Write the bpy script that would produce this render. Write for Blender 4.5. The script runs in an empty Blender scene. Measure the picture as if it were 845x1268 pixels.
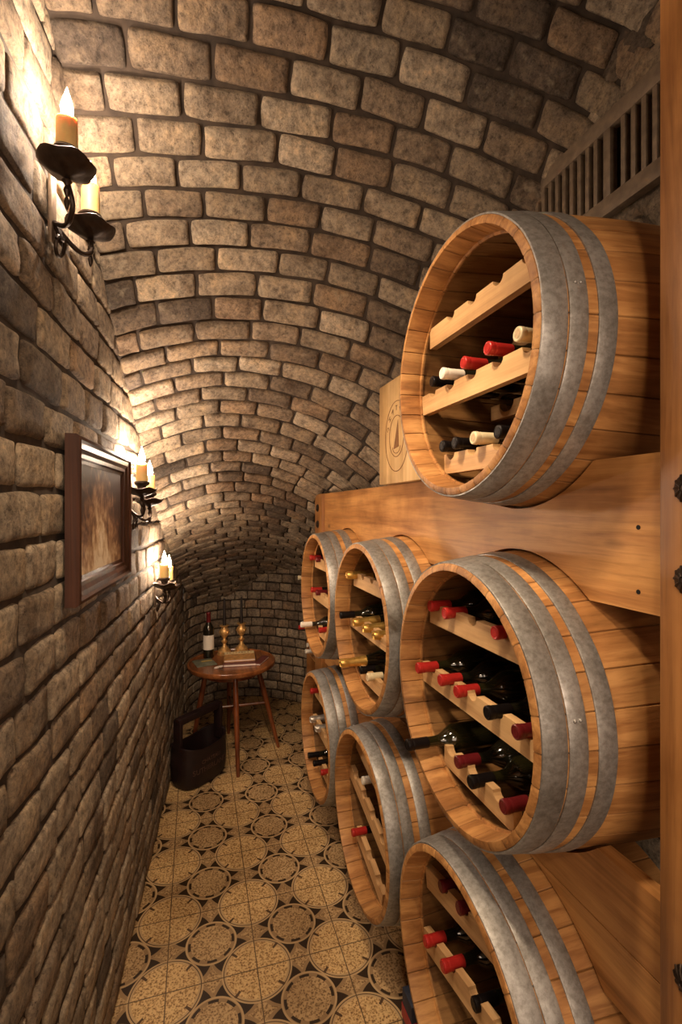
import bpy, bmesh, math, random
import numpy as np
from mathutils import Vector, Matrix, noise

random.seed(7)
rng = np.random.default_rng(7)
SC = bpy.context.scene
COL = SC.collection
PI = math.pi
H = 1.65                                    # eye height of the camera

# ------------------------------------------------------------------ camera, world, lights, exposure
cd = bpy.data.cameras.new('camera'); cam = bpy.data.objects.new('camera', cd); COL.objects.link(cam)
cam.location = (0, 0, H)
cam.rotation_euler = (PI / 2, 0, -math.radians(16.7))
cd.sensor_fit = 'HORIZONTAL'; cd.sensor_width = 36; cd.lens = 36 * 600 / 845
cd.shift_y = -(634 - 631) / 1268 * 1268 / 845
cd.clip_start = 0.02
SC.camera = cam

w = bpy.data.worlds.new('world'); SC.world = w; w.use_nodes = True
w.node_tree.nodes['Background'].inputs[0].default_value = (1.0, 0.74, 0.52, 1)
w.node_tree.nodes['Background'].inputs[1].default_value = 0.13

def lamp(name, kind, loc, power, color, size=0.1, rot=None, **kw):
    l = bpy.data.lights.new(name, kind); l.energy = power; l.color = color
    if kind == 'AREA': l.size = size
    else: l.shadow_soft_size = size
    for k, v in kw.items(): setattr(l, k, v)
    o = bpy.data.objects.new(name, l); COL.objects.link(o); o.location = loc
    if rot is not None: o.rotation_euler = rot
    return o
def aim(o, target):
    o.rotation_euler = (Vector(target) - o.location).to_track_quat('-Z', 'Y').to_euler()

KEY = lamp('added_overhead_key', 'SPOT', (0.02, 0.78, 2.66), 64, (1.0, 0.75, 0.50), 0.06, spot_size=math.radians(84), spot_blend=0.8)  # added key light for barrels and floor; no fixture hangs there
aim(KEY, (0.62, 1.75, 0.3))
FRONT = lamp('front_fill_spot', 'SPOT', (-0.10, -0.55, 2.35), 16, (1.0, 0.72, 0.48), 0.08, spot_size=math.radians(105), spot_blend=0.8)  # weak frontal fill added behind the camera, aimed at the rack
aim(FRONT, (0.75, 1.6, 0.9))
FILL = lamp('added_area_fill', 'AREA', (0.15, -1.0, 1.7), 12, (1.0, 0.74, 0.54), 1.0)  # added soft fill for the floor and lower left wall, not daylight
aim(FILL, (0.3, 2.0, 1.0))
CANDLE_W = 13.5

SC.view_settings.view_transform = 'Standard'
SC.view_settings.look = 'None'
SC.view_settings.gamma = 1
SC.view_settings.use_curve_mapping = False
SC.view_settings.exposure = 0.5

# ------------------------------------------------------------------ materials
def new_mat(name):
    m = bpy.data.materials.new(name); m.use_nodes = True
    nt = m.node_tree; b = nt.nodes['Principled BSDF']
    return m, nt, b
def N(nt, typ, **kw):
    n = nt.nodes.new(typ)
    for k, v in kw.items():
        if k.startswith('i_'):
            n.inputs[k[2:].replace('_', ' ')].default_value = v
        else: setattr(n, k, v)
    return n
def ramp(nt, fac, stops):
    r = nt.nodes.new('ShaderNodeValToRGB')
    e = r.color_ramp.elements
    while len(e) < len(stops): e.new(0.5)
    for el, (p, c) in zip(e, stops):
        el.position = p; el.color = (*c, 1) if len(c) == 3 else c
    nt.links.new(fac, r.inputs[0]); return r
def mixc(nt, fac, a, b, mode='MIX'):
    m = nt.nodes.new('ShaderNodeMix'); m.data_type = 'RGBA'; m.blend_type = mode
    for s, v in ((m.inputs[0], fac), (m.inputs[6], a), (m.inputs[7], b)):
        if hasattr(v, 'is_linked') or isinstance(v, bpy.types.NodeSocket): nt.links.new(v, s)
        elif isinstance(v, (int, float)): s.default_value = v
        else: s.default_value = (*v, 1) if len(v) == 3 else v
    return m.outputs[2]
def bump(nt, b, height, strength, dist=0.01):
    n = nt.nodes.new('ShaderNodeBump'); n.inputs['Strength'].default_value = strength; n.inputs['Distance'].default_value = dist
    nt.links.new(height, n.inputs['Height']); nt.links.new(n.outputs[0], b.inputs['Normal'])
def math_(nt, op, a, b=None, clamp=False):
    n = nt.nodes.new('ShaderNodeMath'); n.operation = op; n.use_clamp = clamp
    for i, v in enumerate((a, b)):
        if v is None: continue
        if isinstance(v, (int, float)): n.inputs[i].default_value = v
        else: nt.links.new(v, n.inputs[i])
    return n.outputs[0]

def plain(name, col, rough=0.5, metal=0.0, noise_amt=0.15, nscale=40, bumpy=0.0, coat=0.0, spec=0.5):
    m, nt, b = new_mat(name)
    tc = N(nt, 'ShaderNodeTexCoord'); no = N(nt, 'ShaderNodeTexNoise'); no.inputs['Scale'].default_value = nscale; no.inputs['Detail'].default_value = 5
    nt.links.new(tc.outputs['Object'], no.inputs['Vector'])
    r = ramp(nt, no.outputs[0], [(0.3, tuple(c * (1 - noise_amt) for c in col)), (0.7, tuple(min(1, c * (1 + noise_amt)) for c in col))])
    nt.links.new(r.outputs[0], b.inputs['Base Color'])
    b.inputs['Roughness'].default_value = rough; b.inputs['Metallic'].default_value = metal
    b.inputs['Coat Weight'].default_value = coat; b.inputs['Specular IOR Level'].default_value = spec
    if bumpy: bump(nt, b, no.outputs[0], bumpy, 0.004)
    return m

def brick_mat():
    m, nt, b = new_mat('antique_brick')
    at = N(nt, 'ShaderNodeAttribute', attribute_name='tint')
    geo = N(nt, 'ShaderNodeNewGeometry')
    n1 = N(nt, 'ShaderNodeTexNoise', i_Scale=9.0, i_Detail=6.0, i_Roughness=0.65)
    n2 = N(nt, 'ShaderNodeTexNoise', i_Scale=50.0, i_Detail=9.0, i_Roughness=0.82)
    n3 = N(nt, 'ShaderNodeTexNoise', i_Scale=22.0, i_Detail=4.0, i_Roughness=0.6)
    vo = N(nt, 'ShaderNodeTexVoronoi', i_Scale=95.0)
    for n in (n1, n2, n3, vo): nt.links.new(geo.outputs['Position'], n.inputs['Vector'])
    var = ramp(nt, n1.outputs[0], [(0.3, (0.45, 0.40, 0.36)), (0.50, (1, 1, 1)), (0.70, (1.35, 1.26, 1.1))])
    c = mixc(nt, 1.0, at.outputs['Color'], var.outputs[0], 'MULTIPLY')
    fine = ramp(nt, n2.outputs[0], [(0.36, (0.16, 0.14, 0.125)), (0.48, (0.92, 0.90, 0.88)), (0.62, (1.7, 1.62, 1.46))])
    c = mixc(nt, 0.78, c, fine.outputs[0], 'MULTIPLY')
    lime = ramp(nt, n3.outputs[0], [(0.60, (0, 0, 0)), (0.72, (1, 1, 1))])          # old lime crust left on some bricks
    lf = math_(nt, 'MULTIPLY', lime.outputs[0], 0.45)
    c = mixc(nt, lf, c, (0.50, 0.42, 0.30))
    pit = ramp(nt, vo.outputs['Distance'], [(0.06, (0.25, 0.22, 0.2)), (0.2, (1, 1, 1))])
    sel = ramp(nt, n3.outputs[0], [(0.48, (1, 1, 1)), (0.56, (0, 0, 0))])
    pf = math_(nt, 'MULTIPLY', sel.outputs[0], 0.8)
    c = mixc(nt, pf, c, mixc(nt, 1.0, c, pit.outputs[0], 'MULTIPLY'))
    nt.links.new(c, b.inputs['Base Color'])
    b.inputs['Roughness'].default_value = 0.82; b.inputs['Specular IOR Level'].default_value = 0.3
    hgt = math_(nt, 'ADD', math_(nt, 'MULTIPLY', n2.outputs[0], 1.0), math_(nt, 'MULTIPLY', n3.outputs[0], 1.0))
    bump(nt, b, hgt, 1.0, 0.014)
    return m
def wood(name, c0, c1, axis='Y', scale=1.0, rough=0.45, dark=(0.12, 0.05, 0.015), streak=0.5, coat=0.0, tint=False, knots=True):
    m, nt, b = new_mat(name)
    tc = N(nt, 'ShaderNodeTexCoord'); mp = N(nt, 'ShaderNodeMapping')
    s = {'X': (1.2, 22, 22), 'Y': (22, 1.2, 22), 'Z': (22, 22, 1.2)}[axis]
    mp.inputs['Scale'].default_value = tuple(v * scale for v in s)
    nt.links.new(tc.outputs['Object'], mp.inputs['Vector'])
    oi = N(nt, 'ShaderNodeObjectInfo')
    mp2 = N(nt, 'ShaderNodeVectorMath', operation='ADD'); nt.links.new(mp.outputs[0], mp2.inputs[0])
    rv = math_(nt, 'MULTIPLY', oi.outputs['Random'], 37.0); nt.links.new(rv, mp2.inputs[1])
    n1 = N(nt, 'ShaderNodeTexNoise', i_Scale=1.0, i_Detail=7.0, i_Roughness=0.62, i_Distortion=0.9)
    n2 = N(nt, 'ShaderNodeTexNoise', i_Scale=5.0, i_Detail=5.0, i_Roughness=0.6)
    nt.links.new(mp2.outputs[0], n1.inputs['Vector']); nt.links.new(mp2.outputs[0], n2.inputs['Vector'])
    n3 = N(nt, 'ShaderNodeTexNoise', i_Scale=3.2, i_Detail=4.0, i_Roughness=0.6)
    nt.links.new(tc.outputs['Object'], n3.inputs['Vector'])
    r = ramp(nt, n1.outputs[0], [(0.28, tuple(v * 0.6 for v in c0)), (0.45, c0), (0.62, c1), (0.8, tuple(min(1, v * 1.12) for v in c1))])
    f = ramp(nt, n2.outputs[0], [(0.35, (0.62, 0.55, 0.5)), (0.5, (1, 1, 1))])
    c = mixc(nt, streak, r.outputs[0], f.outputs[0], 'MULTIPLY')
    bl = ramp(nt, n3.outputs[0], [(0.32, (0.50, 0.40, 0.31)), (0.52, (1, 1, 1)), (0.7, (1.12, 1.1, 1.06))])
    c = mixc(nt, 0.7, c, bl.outputs[0], 'MULTIPLY')
    if knots:
        kn = N(nt, 'ShaderNodeTexVoronoi', i_Scale=2.6); km = N(nt, 'ShaderNodeMapping')
        km.inputs['Scale'].default_value = {'X': (0.8, 1.7, 1.7), 'Y': (1.7, .8, 1.7), 'Z': (1.7, 1.7, .8)}[axis]
        nt.links.new(tc.outputs['Object'], km.inputs[0]); nt.links.new(km.outputs[0], kn.inputs['Vector'])
        kr = ramp(nt, kn.outputs['Distance'], [(0.03, (1, 1, 1)), (0.075, (0, 0, 0))])
        kf = math_(nt, 'MULTIPLY', kr.outputs[0], 0.75)
        c = mixc(nt, kf, c, dark)
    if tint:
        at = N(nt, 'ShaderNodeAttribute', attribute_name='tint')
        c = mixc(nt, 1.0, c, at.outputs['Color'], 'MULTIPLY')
    nt.links.new(c, b.inputs['Base Color'])
    b.inputs['Roughness'].default_value = rough; b.inputs['Coat Weight'].default_value = coat; b.inputs['Coat Roughness'].default_value = 0.3
    b.inputs['Specular IOR Level'].default_value = 0.4
    bump(nt, b, n1.outputs[0], 0.35, 0.003)
    return m
def galvanised():
    m, nt, b = new_mat('galvanised_steel')
    tc = N(nt, 'ShaderNodeTexCoord'); oi = N(nt, 'ShaderNodeObjectInfo')
    ad = N(nt, 'ShaderNodeVectorMath', operation='ADD'); nt.links.new(tc.outputs['Object'], ad.inputs[0])
    nt.links.new(math_(nt, 'MULTIPLY', oi.outputs['Random'], 11.0), ad.inputs[1])
    n1 = N(nt, 'ShaderNodeTexNoise', i_Scale=4.5, i_Detail=8.0, i_Roughness=0.62, i_Distortion=0.8)
    n2 = N(nt, 'ShaderNodeTexNoise', i_Scale=90.0, i_Detail=4.0, i_Roughness=0.7)
    for n in (n1, n2): nt.links.new(ad.outputs[0], n.inputs['Vector'])
    r = ramp(nt, n1.outputs[0], [(0.27, (0.10, 0.08, 0.06)), (0.40, (0.26, 0.25, 0.235)), (0.60, (0.42, 0.415, 0.405)), (0.8, (0.58, 0.58, 0.57))])
    f = ramp(nt, n2.outputs[0], [(0.35, (0.6, 0.58, 0.55)), (0.6, (1.05, 1.05, 1.05))])
    nt.links.new(mixc(nt, 0.8, r.outputs[0], f.outputs[0], 'MULTIPLY'), b.inputs['Base Color'])
    b.inputs['Metallic'].default_value = 0.6
    rr = ramp(nt, n1.outputs[0], [(0.3, (0.62,) * 3), (0.7, (0.38,) * 3)])
    nt.links.new(rr.outputs[0], b.inputs['Roughness'])
    bump(nt, b, n2.outputs[0], 0.25, 0.002)
    return m
def floor_mat(x0, y0, T):
    m, nt, b = new_mat('patterned_cement_tile')
    tc = N(nt, 'ShaderNodeTexCoord')
    sx = N(nt, 'ShaderNodeSeparateXYZ'); nt.links.new(tc.outputs['Object'], sx.inputs[0])
    M = lambda op, a, b_=None, cl=False: math_(nt, op, a, b_, cl)
    px = M('DIVIDE', M('SUBTRACT', sx.outputs[0], x0), T); py = M('DIVIDE', M('SUBTRACT', sx.outputs[1], y0), T)
    def cell(p, off):            # signed distance (in tiles) to the nearest lattice point
        a = M('FRACT', M('ADD', p, 0.5 + off + 40)); return M('SUBTRACT', a, 0.5)
    qx, qy = cell(px, 0), cell(py, 0); rx, ry = cell(px, .5), cell(py, .5)
    hyp = lambda a, c: M('SQRT', M('ADD', M('MULTIPLY', a, a), M('MULTIPLY', c, c)))
    d1, d2 = hyp(qx, qy), hyp(rx, ry)
    lt = lambda a, v: M('LESS_THAN', a, v)
    band = lambda a, lo, hi: M('MULTIPLY', M('GREATER_THAN', a, lo), M('LESS_THAN', a, hi))
    tn = N(nt, 'ShaderNodeTexNoise', i_Scale=110.0, i_Detail=3.0, i_Roughness=0.6); nt.links.new(tc.outputs['Object'], tn.inputs['Vector'])
    vo = N(nt, 'ShaderNodeTexVoronoi', i_Scale=150.0); nt.links.new(tc.outputs['Object'], vo.inputs['Vector'])
    big = N(nt, 'ShaderNodeTexNoise', i_Scale=4.0, i_Detail=4.0); nt.links.new(tc.outputs['Object'], big.inputs['Vector'])
    leaf = M('ADD', M('MULTIPLY', tn.outputs[0], 0.75), M('MULTIPLY', vo.outputs['Distance'], 0.45))
    speck = ramp(nt, leaf, [(0.42, (0.20, 0.11, 0.045)), (0.54, (0.46, 0.285, 0.12)), (0.68, (0.70, 0.50, 0.25))])
    speck2 = ramp(nt, leaf, [(0.44, (0.17, 0.10, 0.045)), (0.56, (0.36, 0.235, 0.115)), (0.70, (0.54, 0.38, 0.20))])
    dark = (0.035, 0.020, 0.010); cream = (0.52, 0.37, 0.20); tan = (0.33, 0.22, 0.115); line = (0.09, 0.05, 0.025)
    c = mixc(nt, 0.0, dark, dark)
    # narrow strap lines joining the circles, concave diamonds between them
    def dia(ax, ay, k):
        s = M('ADD', M('POWER', M('ABSOLUTE', ax), 0.62), M('POWER', M('ABSOLUTE', ay), 0.62)); return lt(s, k)
    for ax, ay in ((rx, qy), (qx, ry)):
        c = mixc(nt, dia(ax, ay, 0.455), c, tan)
        c = mixc(nt, dia(ax, ay, 0.36), c, speck2.outputs[0])
    # small circle: disc, dashed dark gap, ring
    th = M('ARCTAN2', rx, ry); dash = M('GREATER_THAN', M('COSINE', M('MULTIPLY', th, 8.0)), -0.15)
    c = mixc(nt, lt(d2, 0.305), c, cream)
    c = mixc(nt, lt(d2, 0.283), c, tan)
    c = mixc(nt, M('MULTIPLY', band(d2, 0.225, 0.275), dash), c, dark)
    c = mixc(nt, lt(d2, 0.242), c, speck2.outputs[0])
    # large circle: rim ring, fine line, ornamented disc with eight short ticks
    c = mixc(nt, lt(d1, 0.402), c, cream)
    c = mixc(nt, band(d1, 0.372, 0.382), c, line)
    c = mixc(nt, lt(d1, 0.350), c, speck.outputs[0])
    th1 = M('ARCTAN2', qx, qy); tick = M('GREATER_THAN', M('COSINE', M('ADD', M('MULTIPLY', th1, 4.0), PI)), 0.985)
    c = mixc(nt, M('MULTIPLY', band(d1, 0.30, 0.385), tick), c, line)
    # tile joints
    j = M('MAXIMUM', lt(M('ABSOLUTE', qx), 0.006), lt(M('ABSOLUTE', qy), 0.006))
    c = mixc(nt, j, c, (0.12, 0.075, 0.04))
    wear = ramp(nt, big.outputs[0], [(0.3, (0.72, 0.66, 0.6)), (0.6, (1.08, 1.05, 1.0))])
    c = mixc(nt, 0.9, c, wear.outputs[0], 'MULTIPLY')
    nt.links.new(c, b.inputs['Base Color'])
    b.inputs['Roughness'].default_value = 0.5; b.inputs['Specular IOR Level'].default_value = 0.35
    hgt = M('SUBTRACT', M('MULTIPLY', leaf, 0.3), M('MULTIPLY', j, 1.0))
    bump(nt, b, hgt, 0.3, 0.002)
    return m
def paint_mat():
    m, nt, b = new_mat('old_oil_painting')
    tc = N(nt, 'ShaderNodeTexCoord'); sx = N(nt, 'ShaderNodeSeparateXYZ'); nt.links.new(tc.outputs['Object'], sx.inputs[0])
    mp = N(nt, 'ShaderNodeMapping'); mp.inputs['Scale'].default_value = (1, 17, 11); nt.links.new(tc.outputs['Object'], mp.inputs[0])
    n1 = N(nt, 'ShaderNodeTexNoise', i_Scale=1.0, i_Detail=5.0, i_Roughness=0.6, i_Distortion=1.2); nt.links.new(mp.outputs[0], n1.inputs['Vector'])
    n2 = N(nt, 'ShaderNodeTexNoise', i_Scale=38.0, i_Detail=4.0); nt.links.new(tc.outputs['Object'], n2.inputs['Vector'])
    M = lambda op, a, c=None: math_(nt, op, a, c)
    # a dim interior: lighter in the middle and along the foot, dark drapery at the sides
    side = M('SUBTRACT', 1.0, M('MULTIPLY', M('ABSOLUTE', M('ADD', sx.outputs[1], 0.02)), 5.2))
    foot = M('MULTIPLY', M('SUBTRACT', 0.0, M('ADD', sx.outputs[2], M('MULTIPLY', n2.outputs[0], 0.05))), 1.7)
    v = M('ADD', M('ADD', M('MULTIPLY', n1.outputs[0], 0.75), M('MULTIPLY', side, 0.30)), foot)
    v = M('ADD', v, M('SUBTRACT', M('MULTIPLY', n2.outputs[0], 0.5), 0.20))
    r = ramp(nt, v, [(0.35, (0.04, 0.016, 0.008)), (0.47, (0.12, 0.055, 0.028)), (0.60, (0.30, 0.17, 0.085)), (0.72, (0.52, 0.38, 0.23)), (0.86, (0.74, 0.64, 0.48))])
    nt.links.new(r.outputs[0], b.inputs['Base Color']); b.inputs['Roughness'].default_value = 0.6
    return m
def emit(name, col, s):
    m, nt, b = new_mat(name)
    b.inputs['Emission Color'].default_value = (*col, 1); b.inputs['Emission Strength'].default_value = s
    b.inputs['Base Color'].default_value = (1, .9, .7, 1)
    return m
def wax():
    m = plain('ivory_wax', (0.72, 0.52, 0.22), 0.5, noise_amt=0.08)
    b = m.node_tree.nodes['Principled BSDF']
    b.inputs['Subsurface Weight'].default_value = 0.5; b.inputs['Subsurface Radius'].default_value = (0.03, 0.015, 0.006); b.inputs['Subsurface Scale'].default_value = 0.6
    return m

M_BRICK = brick_mat()
M_MORTAR = plain('dark_mortar', (0.042, 0.029, 0.020), 0.95, noise_amt=0.45, nscale=30, bumpy=0.6)
TX, TY, TILE = 0.2125, 1.755, 0.3105
M_FLOOR = floor_mat(TX, TY, TILE)
M_OAKB = wood('barrel_oak', (0.40, 0.185, 0.062), (0.60, 0.315, 0.115), 'X', 1.0, 0.5, streak=0.55, tint=True)
M_OAKIN = wood('barrel_oak_inside', (0.33, 0.17, 0.07), (0.52, 0.30, 0.135), 'X', 1.0, 0.55, tint=True)
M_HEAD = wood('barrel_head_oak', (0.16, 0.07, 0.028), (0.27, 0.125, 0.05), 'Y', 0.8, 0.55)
M_RAIL = wood('pale_beech', (0.54, 0.32, 0.145), (0.68, 0.44, 0.21), 'Y', 1.0, 0.5, streak=0.25, knots=False)
M_BOARD = wood('oak_board', (0.47, 0.215, 0.068), (0.62, 0.32, 0.11), 'Y', 0.9, 0.42, streak=0.5)
M_POST = wood('oak_post', (0.36, 0.155, 0.045), (0.50, 0.235, 0.075), 'Z', 0.9, 0.42, streak=0.5)
M_PINE = wood('crate_pine', (0.60, 0.38, 0.16), (0.74, 0.51, 0.25), 'Z', 0.6, 0.55, streak=0.15, knots=False)
M_GALV = galvanised()
M_IRON = plain('black_iron', (0.045, 0.030, 0.022), 0.42, 0.75, 0.3, 60, 0.3)
M_RUSTPLATE = plain('aged_iron_plate', (0.20, 0.145, 0.10), 0.5, 0.5, 0.3, 60, 0.3)
M_WAX = wax()
M_FLAME = emit('candle_bulb', (1.0, 0.80, 0.50), 60)
M_GLASS = plain('dark_bottle_glass', (0.010, 0.009, 0.005), 0.08, 0, 0.1, coat=0.6)
M_GLASSG = plain('olive_bottle_glass', (0.014, 0.012, 0.004), 0.08, 0, 0.1, coat=0.6)
CAPS = {
    'red': plain('red_foil', (0.42, 0.022, 0.018), 0.34, 0.15, 0.12, 60, 0.15),
    'dark red': plain('dark_red_foil', (0.13, 0.010, 0.012), 0.36, 0.15, 0.15, 60, 0.1),
    'black': plain('black_foil', (0.006, 0.004, 0.004), 0.42, 0.0, 0.2, 60, 0.1, spec=0.22),
    'cream': plain('cream_foil', (0.72, 0.62, 0.40), 0.45, 0.05, 0.1, 60, 0.1),
    'white': plain('white_foil', (0.78, 0.72, 0.62), 0.45, 0.0, 0.06, 60, 0.1),
    'gold': plain('gold_foil', (0.62, 0.38, 0.10), 0.32, 0.75, 0.15, 90, 0.4),
    'silver': plain('silver_foil', (0.55, 0.50, 0.44), 0.35, 0.75, 0.15, 90, 0.4),
}
M_CORK = plain('cork', (0.55, 0.40, 0.24), 0.8, 0, 0.2, 150, 0.3)
M_MAHOG = wood('mahogany', (0.13, 0.035, 0.012), (0.24, 0.070, 0.022), 'Z', 0.8, 0.28, streak=0.4, coat=0.3, knots=False)
M_MAHOGT = wood('mahogany_top', (0.20, 0.065, 0.02), (0.36, 0.13, 0.042), 'Y', 0.8, 0.26, streak=0.4, coat=0.3, knots=False)
M_FRAME = wood('dark_frame_wood', (0.030, 0.011, 0.007), (0.070, 0.025, 0.013), 'Z', 0.8, 0.45, streak=0.4, coat=0.0, knots=False)
M_PAINT = paint_mat()
M_BRASS = plain('antique_brass', (0.72, 0.42, 0.15), 0.40, 0.6, 0.4, 45, 0.5)
M_BLACKWAX = plain('black_wax', (0.018, 0.013, 0.011), 0.45, 0, 0.1)
M_LABEL = plain('ivory_label', (0.78, 0.70, 0.58), 0.6, 0, 0.04)
M_TUB = plain('dark_maroon_lacquer', (0.011, 0.003, 0.003), 0.55, 0, 0.3, 25, 0.1)
M_LETTER = plain('faded_gold_paint', (0.060, 0.028, 0.018), 0.6, 0, 0.4, 50)
M_BURN = plain('burnt_brand', (0.20, 0.085, 0.025), 0.7, 0, 0.2)
M_PAGES = plain('book_pages', (0.74, 0.62, 0.54), 0.7, 0, 0.08, 100)
M_COVER = plain('brown_book_cover', (0.50, 0.26, 0.09), 0.45, 0, 0.35, 45)
M_COVER2 = plain('maroon_book_cover', (0.13, 0.035, 0.03), 0.45, 0, 0.2, 45)
M_BAND = plain('cream_title_band', (0.76, 0.62, 0.34), 0.5, 0, 0.15, 120)
M_MAG = plain('grey_green_cover', (0.16, 0.17, 0.12), 0.4, 0, 0.5, 18)
M_YEL = plain('mustard_print', (0.45, 0.33, 0.10), 0.45, 0, 0.3, 30)
M_GRILLE = plain('brown_grey_louvre', (0.17, 0.125, 0.085), 0.55, 0.1, 0.3, 40, 0.3)
M_BLACK = plain('duct_black', (0.006, 0.005, 0.004), 0.9, 0, 0.1)
M_NAVY = plain('navy_carton', (0.012, 0.016, 0.035), 0.6, 0, 0.2)
M_CRIM = plain('crimson_band', (0.30, 0.012, 0.02), 0.5, 0, 0.1)

# ------------------------------------------------------------------ mesh helpers
class MB:
    def __init__(s): s.v = []; s.f = []; s.m = []; s.smooth = True
    def add(s, verts, faces, mat=0):
        o = len(s.v); s.v += [tuple(p) for p in verts]; s.f += [tuple(i + o for i in f) for f in faces]; s.m += [mat] * len(faces)
    def box(s, c, d, rot=None, mat=0, bev=0.0):
        bm = bmesh.new(); bmesh.ops.create_cube(bm, size=1)
        bmesh.ops.scale(bm, vec=d, verts=bm.verts)
        if bev: bmesh.ops.bevel(bm, geom=bm.edges[:], offset=bev, segments=2, affect='EDGES', profile=.5)
        if rot is not None: bmesh.ops.transform(bm, matrix=rot.to_4x4(), verts=bm.verts)
        bmesh.ops.translate(bm, vec=c, verts=bm.verts)
        s.bm(bm, mat)
    def bm(s, bm, mat=0):
        bm.verts.index_update()
        s.add([v.co[:] for v in bm.verts], [[v.index for v in f.verts] for f in bm.faces], mat); bm.free()
    def lathe(s, prof, seg=24, axis='Z', c=(0, 0, 0), mat=0, mats=None):
        """prof: list of (r, h); r = 0 closes the end"""
        vs = []; rows = []
        for r, h in prof:
            if r < 1e-6:
                rows.append([len(vs)]); vs.append((0, 0, h))
            else:
                rows.append(list(range(len(vs), len(vs) + seg)))
                vs += [(r * math.cos(2 * PI * k / seg), r * math.sin(2 * PI * k / seg), h) for k in range(seg)]
        fs = []; ms = []
        for i in range(len(rows) - 1):
            a, b = rows[i], rows[i + 1]
            for k in range(seg):
                k2 = (k + 1) % seg
                if len(a) == 1 and len(b) == 1: continue
                if len(a) == 1: fs.append((a[0], b[k2], b[k])); 
                elif len(b) == 1: fs.append((a[k], a[k2], b[0]))
                else: fs.append((a[k], a[k2], b[k2], b[k]))
                ms.append(mats[i] if mats else mat)
        if axis == 'X': vs = [(z, x, y) for x, y, z in vs]
        if axis == 'Y': vs = [(y, z, x) for x, y, z in vs]
        o = len(s.v); s.v += [(x + c[0], y + c[1], z + c[2]) for x, y, z in vs]
        s.f += [tuple(i + o for i in f) for f in fs]; s.m += ms
    def tube(s, pts, r, seg=10, mat=0, caps=True):
        pts = [Vector(p) for p in pts]; n = len(pts)
        rr = r if isinstance(r, (list, tuple)) else [r] * n
        vs = []; up = Vector((0.13, 0.21, 1)).normalized()
        for i, p in enumerate(pts):
            t = (pts[min(i + 1, n - 1)] - pts[max(i - 1, 0)]).normalized()
            a = t.cross(up)
            if a.length < 1e-3: a = t.cross(Vector((1, 0, 0)))
            a.normalize(); b = t.cross(a)
            vs += [tuple(p + (a * math.cos(2 * PI * k / seg) + b * math.sin(2 * PI * k / seg)) * rr[i]) for k in range(seg)]
        fs = [(i * seg + k, (i + 1) * seg + k, (i + 1) * seg + (k + 1) % seg, i * seg + (k + 1) % seg) for i in range(n - 1) for k in range(seg)]
        if caps: fs += [tuple(range(seg)), tuple((n - 1) * seg + k for k in reversed(range(seg)))]
        s.add(vs, fs, mat)
    def prism(s, poly, x0, x1, mat=0):
        """poly in (y, z), extruded along X"""
        n = len(poly); vs = [(x0, y, z) for y, z in poly] + [(x1, y, z) for y, z in poly]
        fs = [tuple(range(n)), tuple(n + k for k in reversed(range(n)))] + [(k, n + k, n + (k + 1) % n, (k + 1) % n) for k in range(n)]
        s.add(vs, fs, mat)
    def mesh(s, name, mats, smooth=True, angle=35, tints=None):
        me = bpy.data.meshes.new(name); me.from_pydata(s.v, [], s.f)
        for m in (mats if isinstance(mats, (list, tuple)) else [mats]): me.materials.append(m)
        me.polygons.foreach_set('material_index', s.m)
        bm = bmesh.new(); bm.from_mesh(me); bmesh.ops.recalc_face_normals(bm, faces=bm.faces)
        if smooth:
            for f in bm.faces: f.smooth = True
            ca = math.radians(angle)
            for e in bm.edges:
                if len(e.link_faces) == 2 and e.calc_face_angle(0) > ca: e.smooth = False
        bm.to_mesh(me); bm.free()
        if tints is not None:
            at = me.color_attributes.new('tint', 'FLOAT_COLOR', 'POINT')
            at.data.foreach_set('color', np.asarray(tints, dtype=np.float32).ravel())
        me.update(); return me
def link(name, me, parent=None, loc=None, rot=None):
    o = bpy.data.objects.new(name, me); COL.objects.link(o)
    if parent is not None: o.parent = parent
    if loc is not None: o.location = loc
    if rot is not None: o.rotation_euler = rot
    return o
def tag(o, label=None, cat=None, group=None, kind=None):
    if label: o['label'] = label
    if cat: o['category'] = cat
    if group: o['group'] = group
    if kind: o['kind'] = kind
    return o
def thing(name, label, cat, loc=(0, 0, 0), rot=(0, 0, 0), group=None):
    o = bpy.data.objects.new(name, None); COL.objects.link(o); o.empty_display_size = .05
    o.location = loc; o.rotation_euler = rot
    return tag(o, label, cat, group)
def copy_tree(o, parent=None):
    c = o.copy(); COL.objects.link(c)
    if parent is not None: c.parent = parent
    for ch in o.children: copy_tree(ch, c)
    return c
def text_mesh(body, size, mat, depth=0.001):
    cu = bpy.data.curves.new('lettering', 'FONT'); cu.body = body; cu.size = size; cu.extrude = depth
    cu.align_x = 'CENTER'; cu.align_y = 'CENTER'
    o = bpy.data.objects.new('lettering', cu); COL.objects.link(o)
    dg = bpy.context.evaluated_depsgraph_get(); me = bpy.data.meshes.new_from_object(o.evaluated_get(dg))
    bpy.data.objects.remove(o); bpy.data.curves.remove(cu)
    me.materials.clear(); me.materials.append(mat)
    return me

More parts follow.
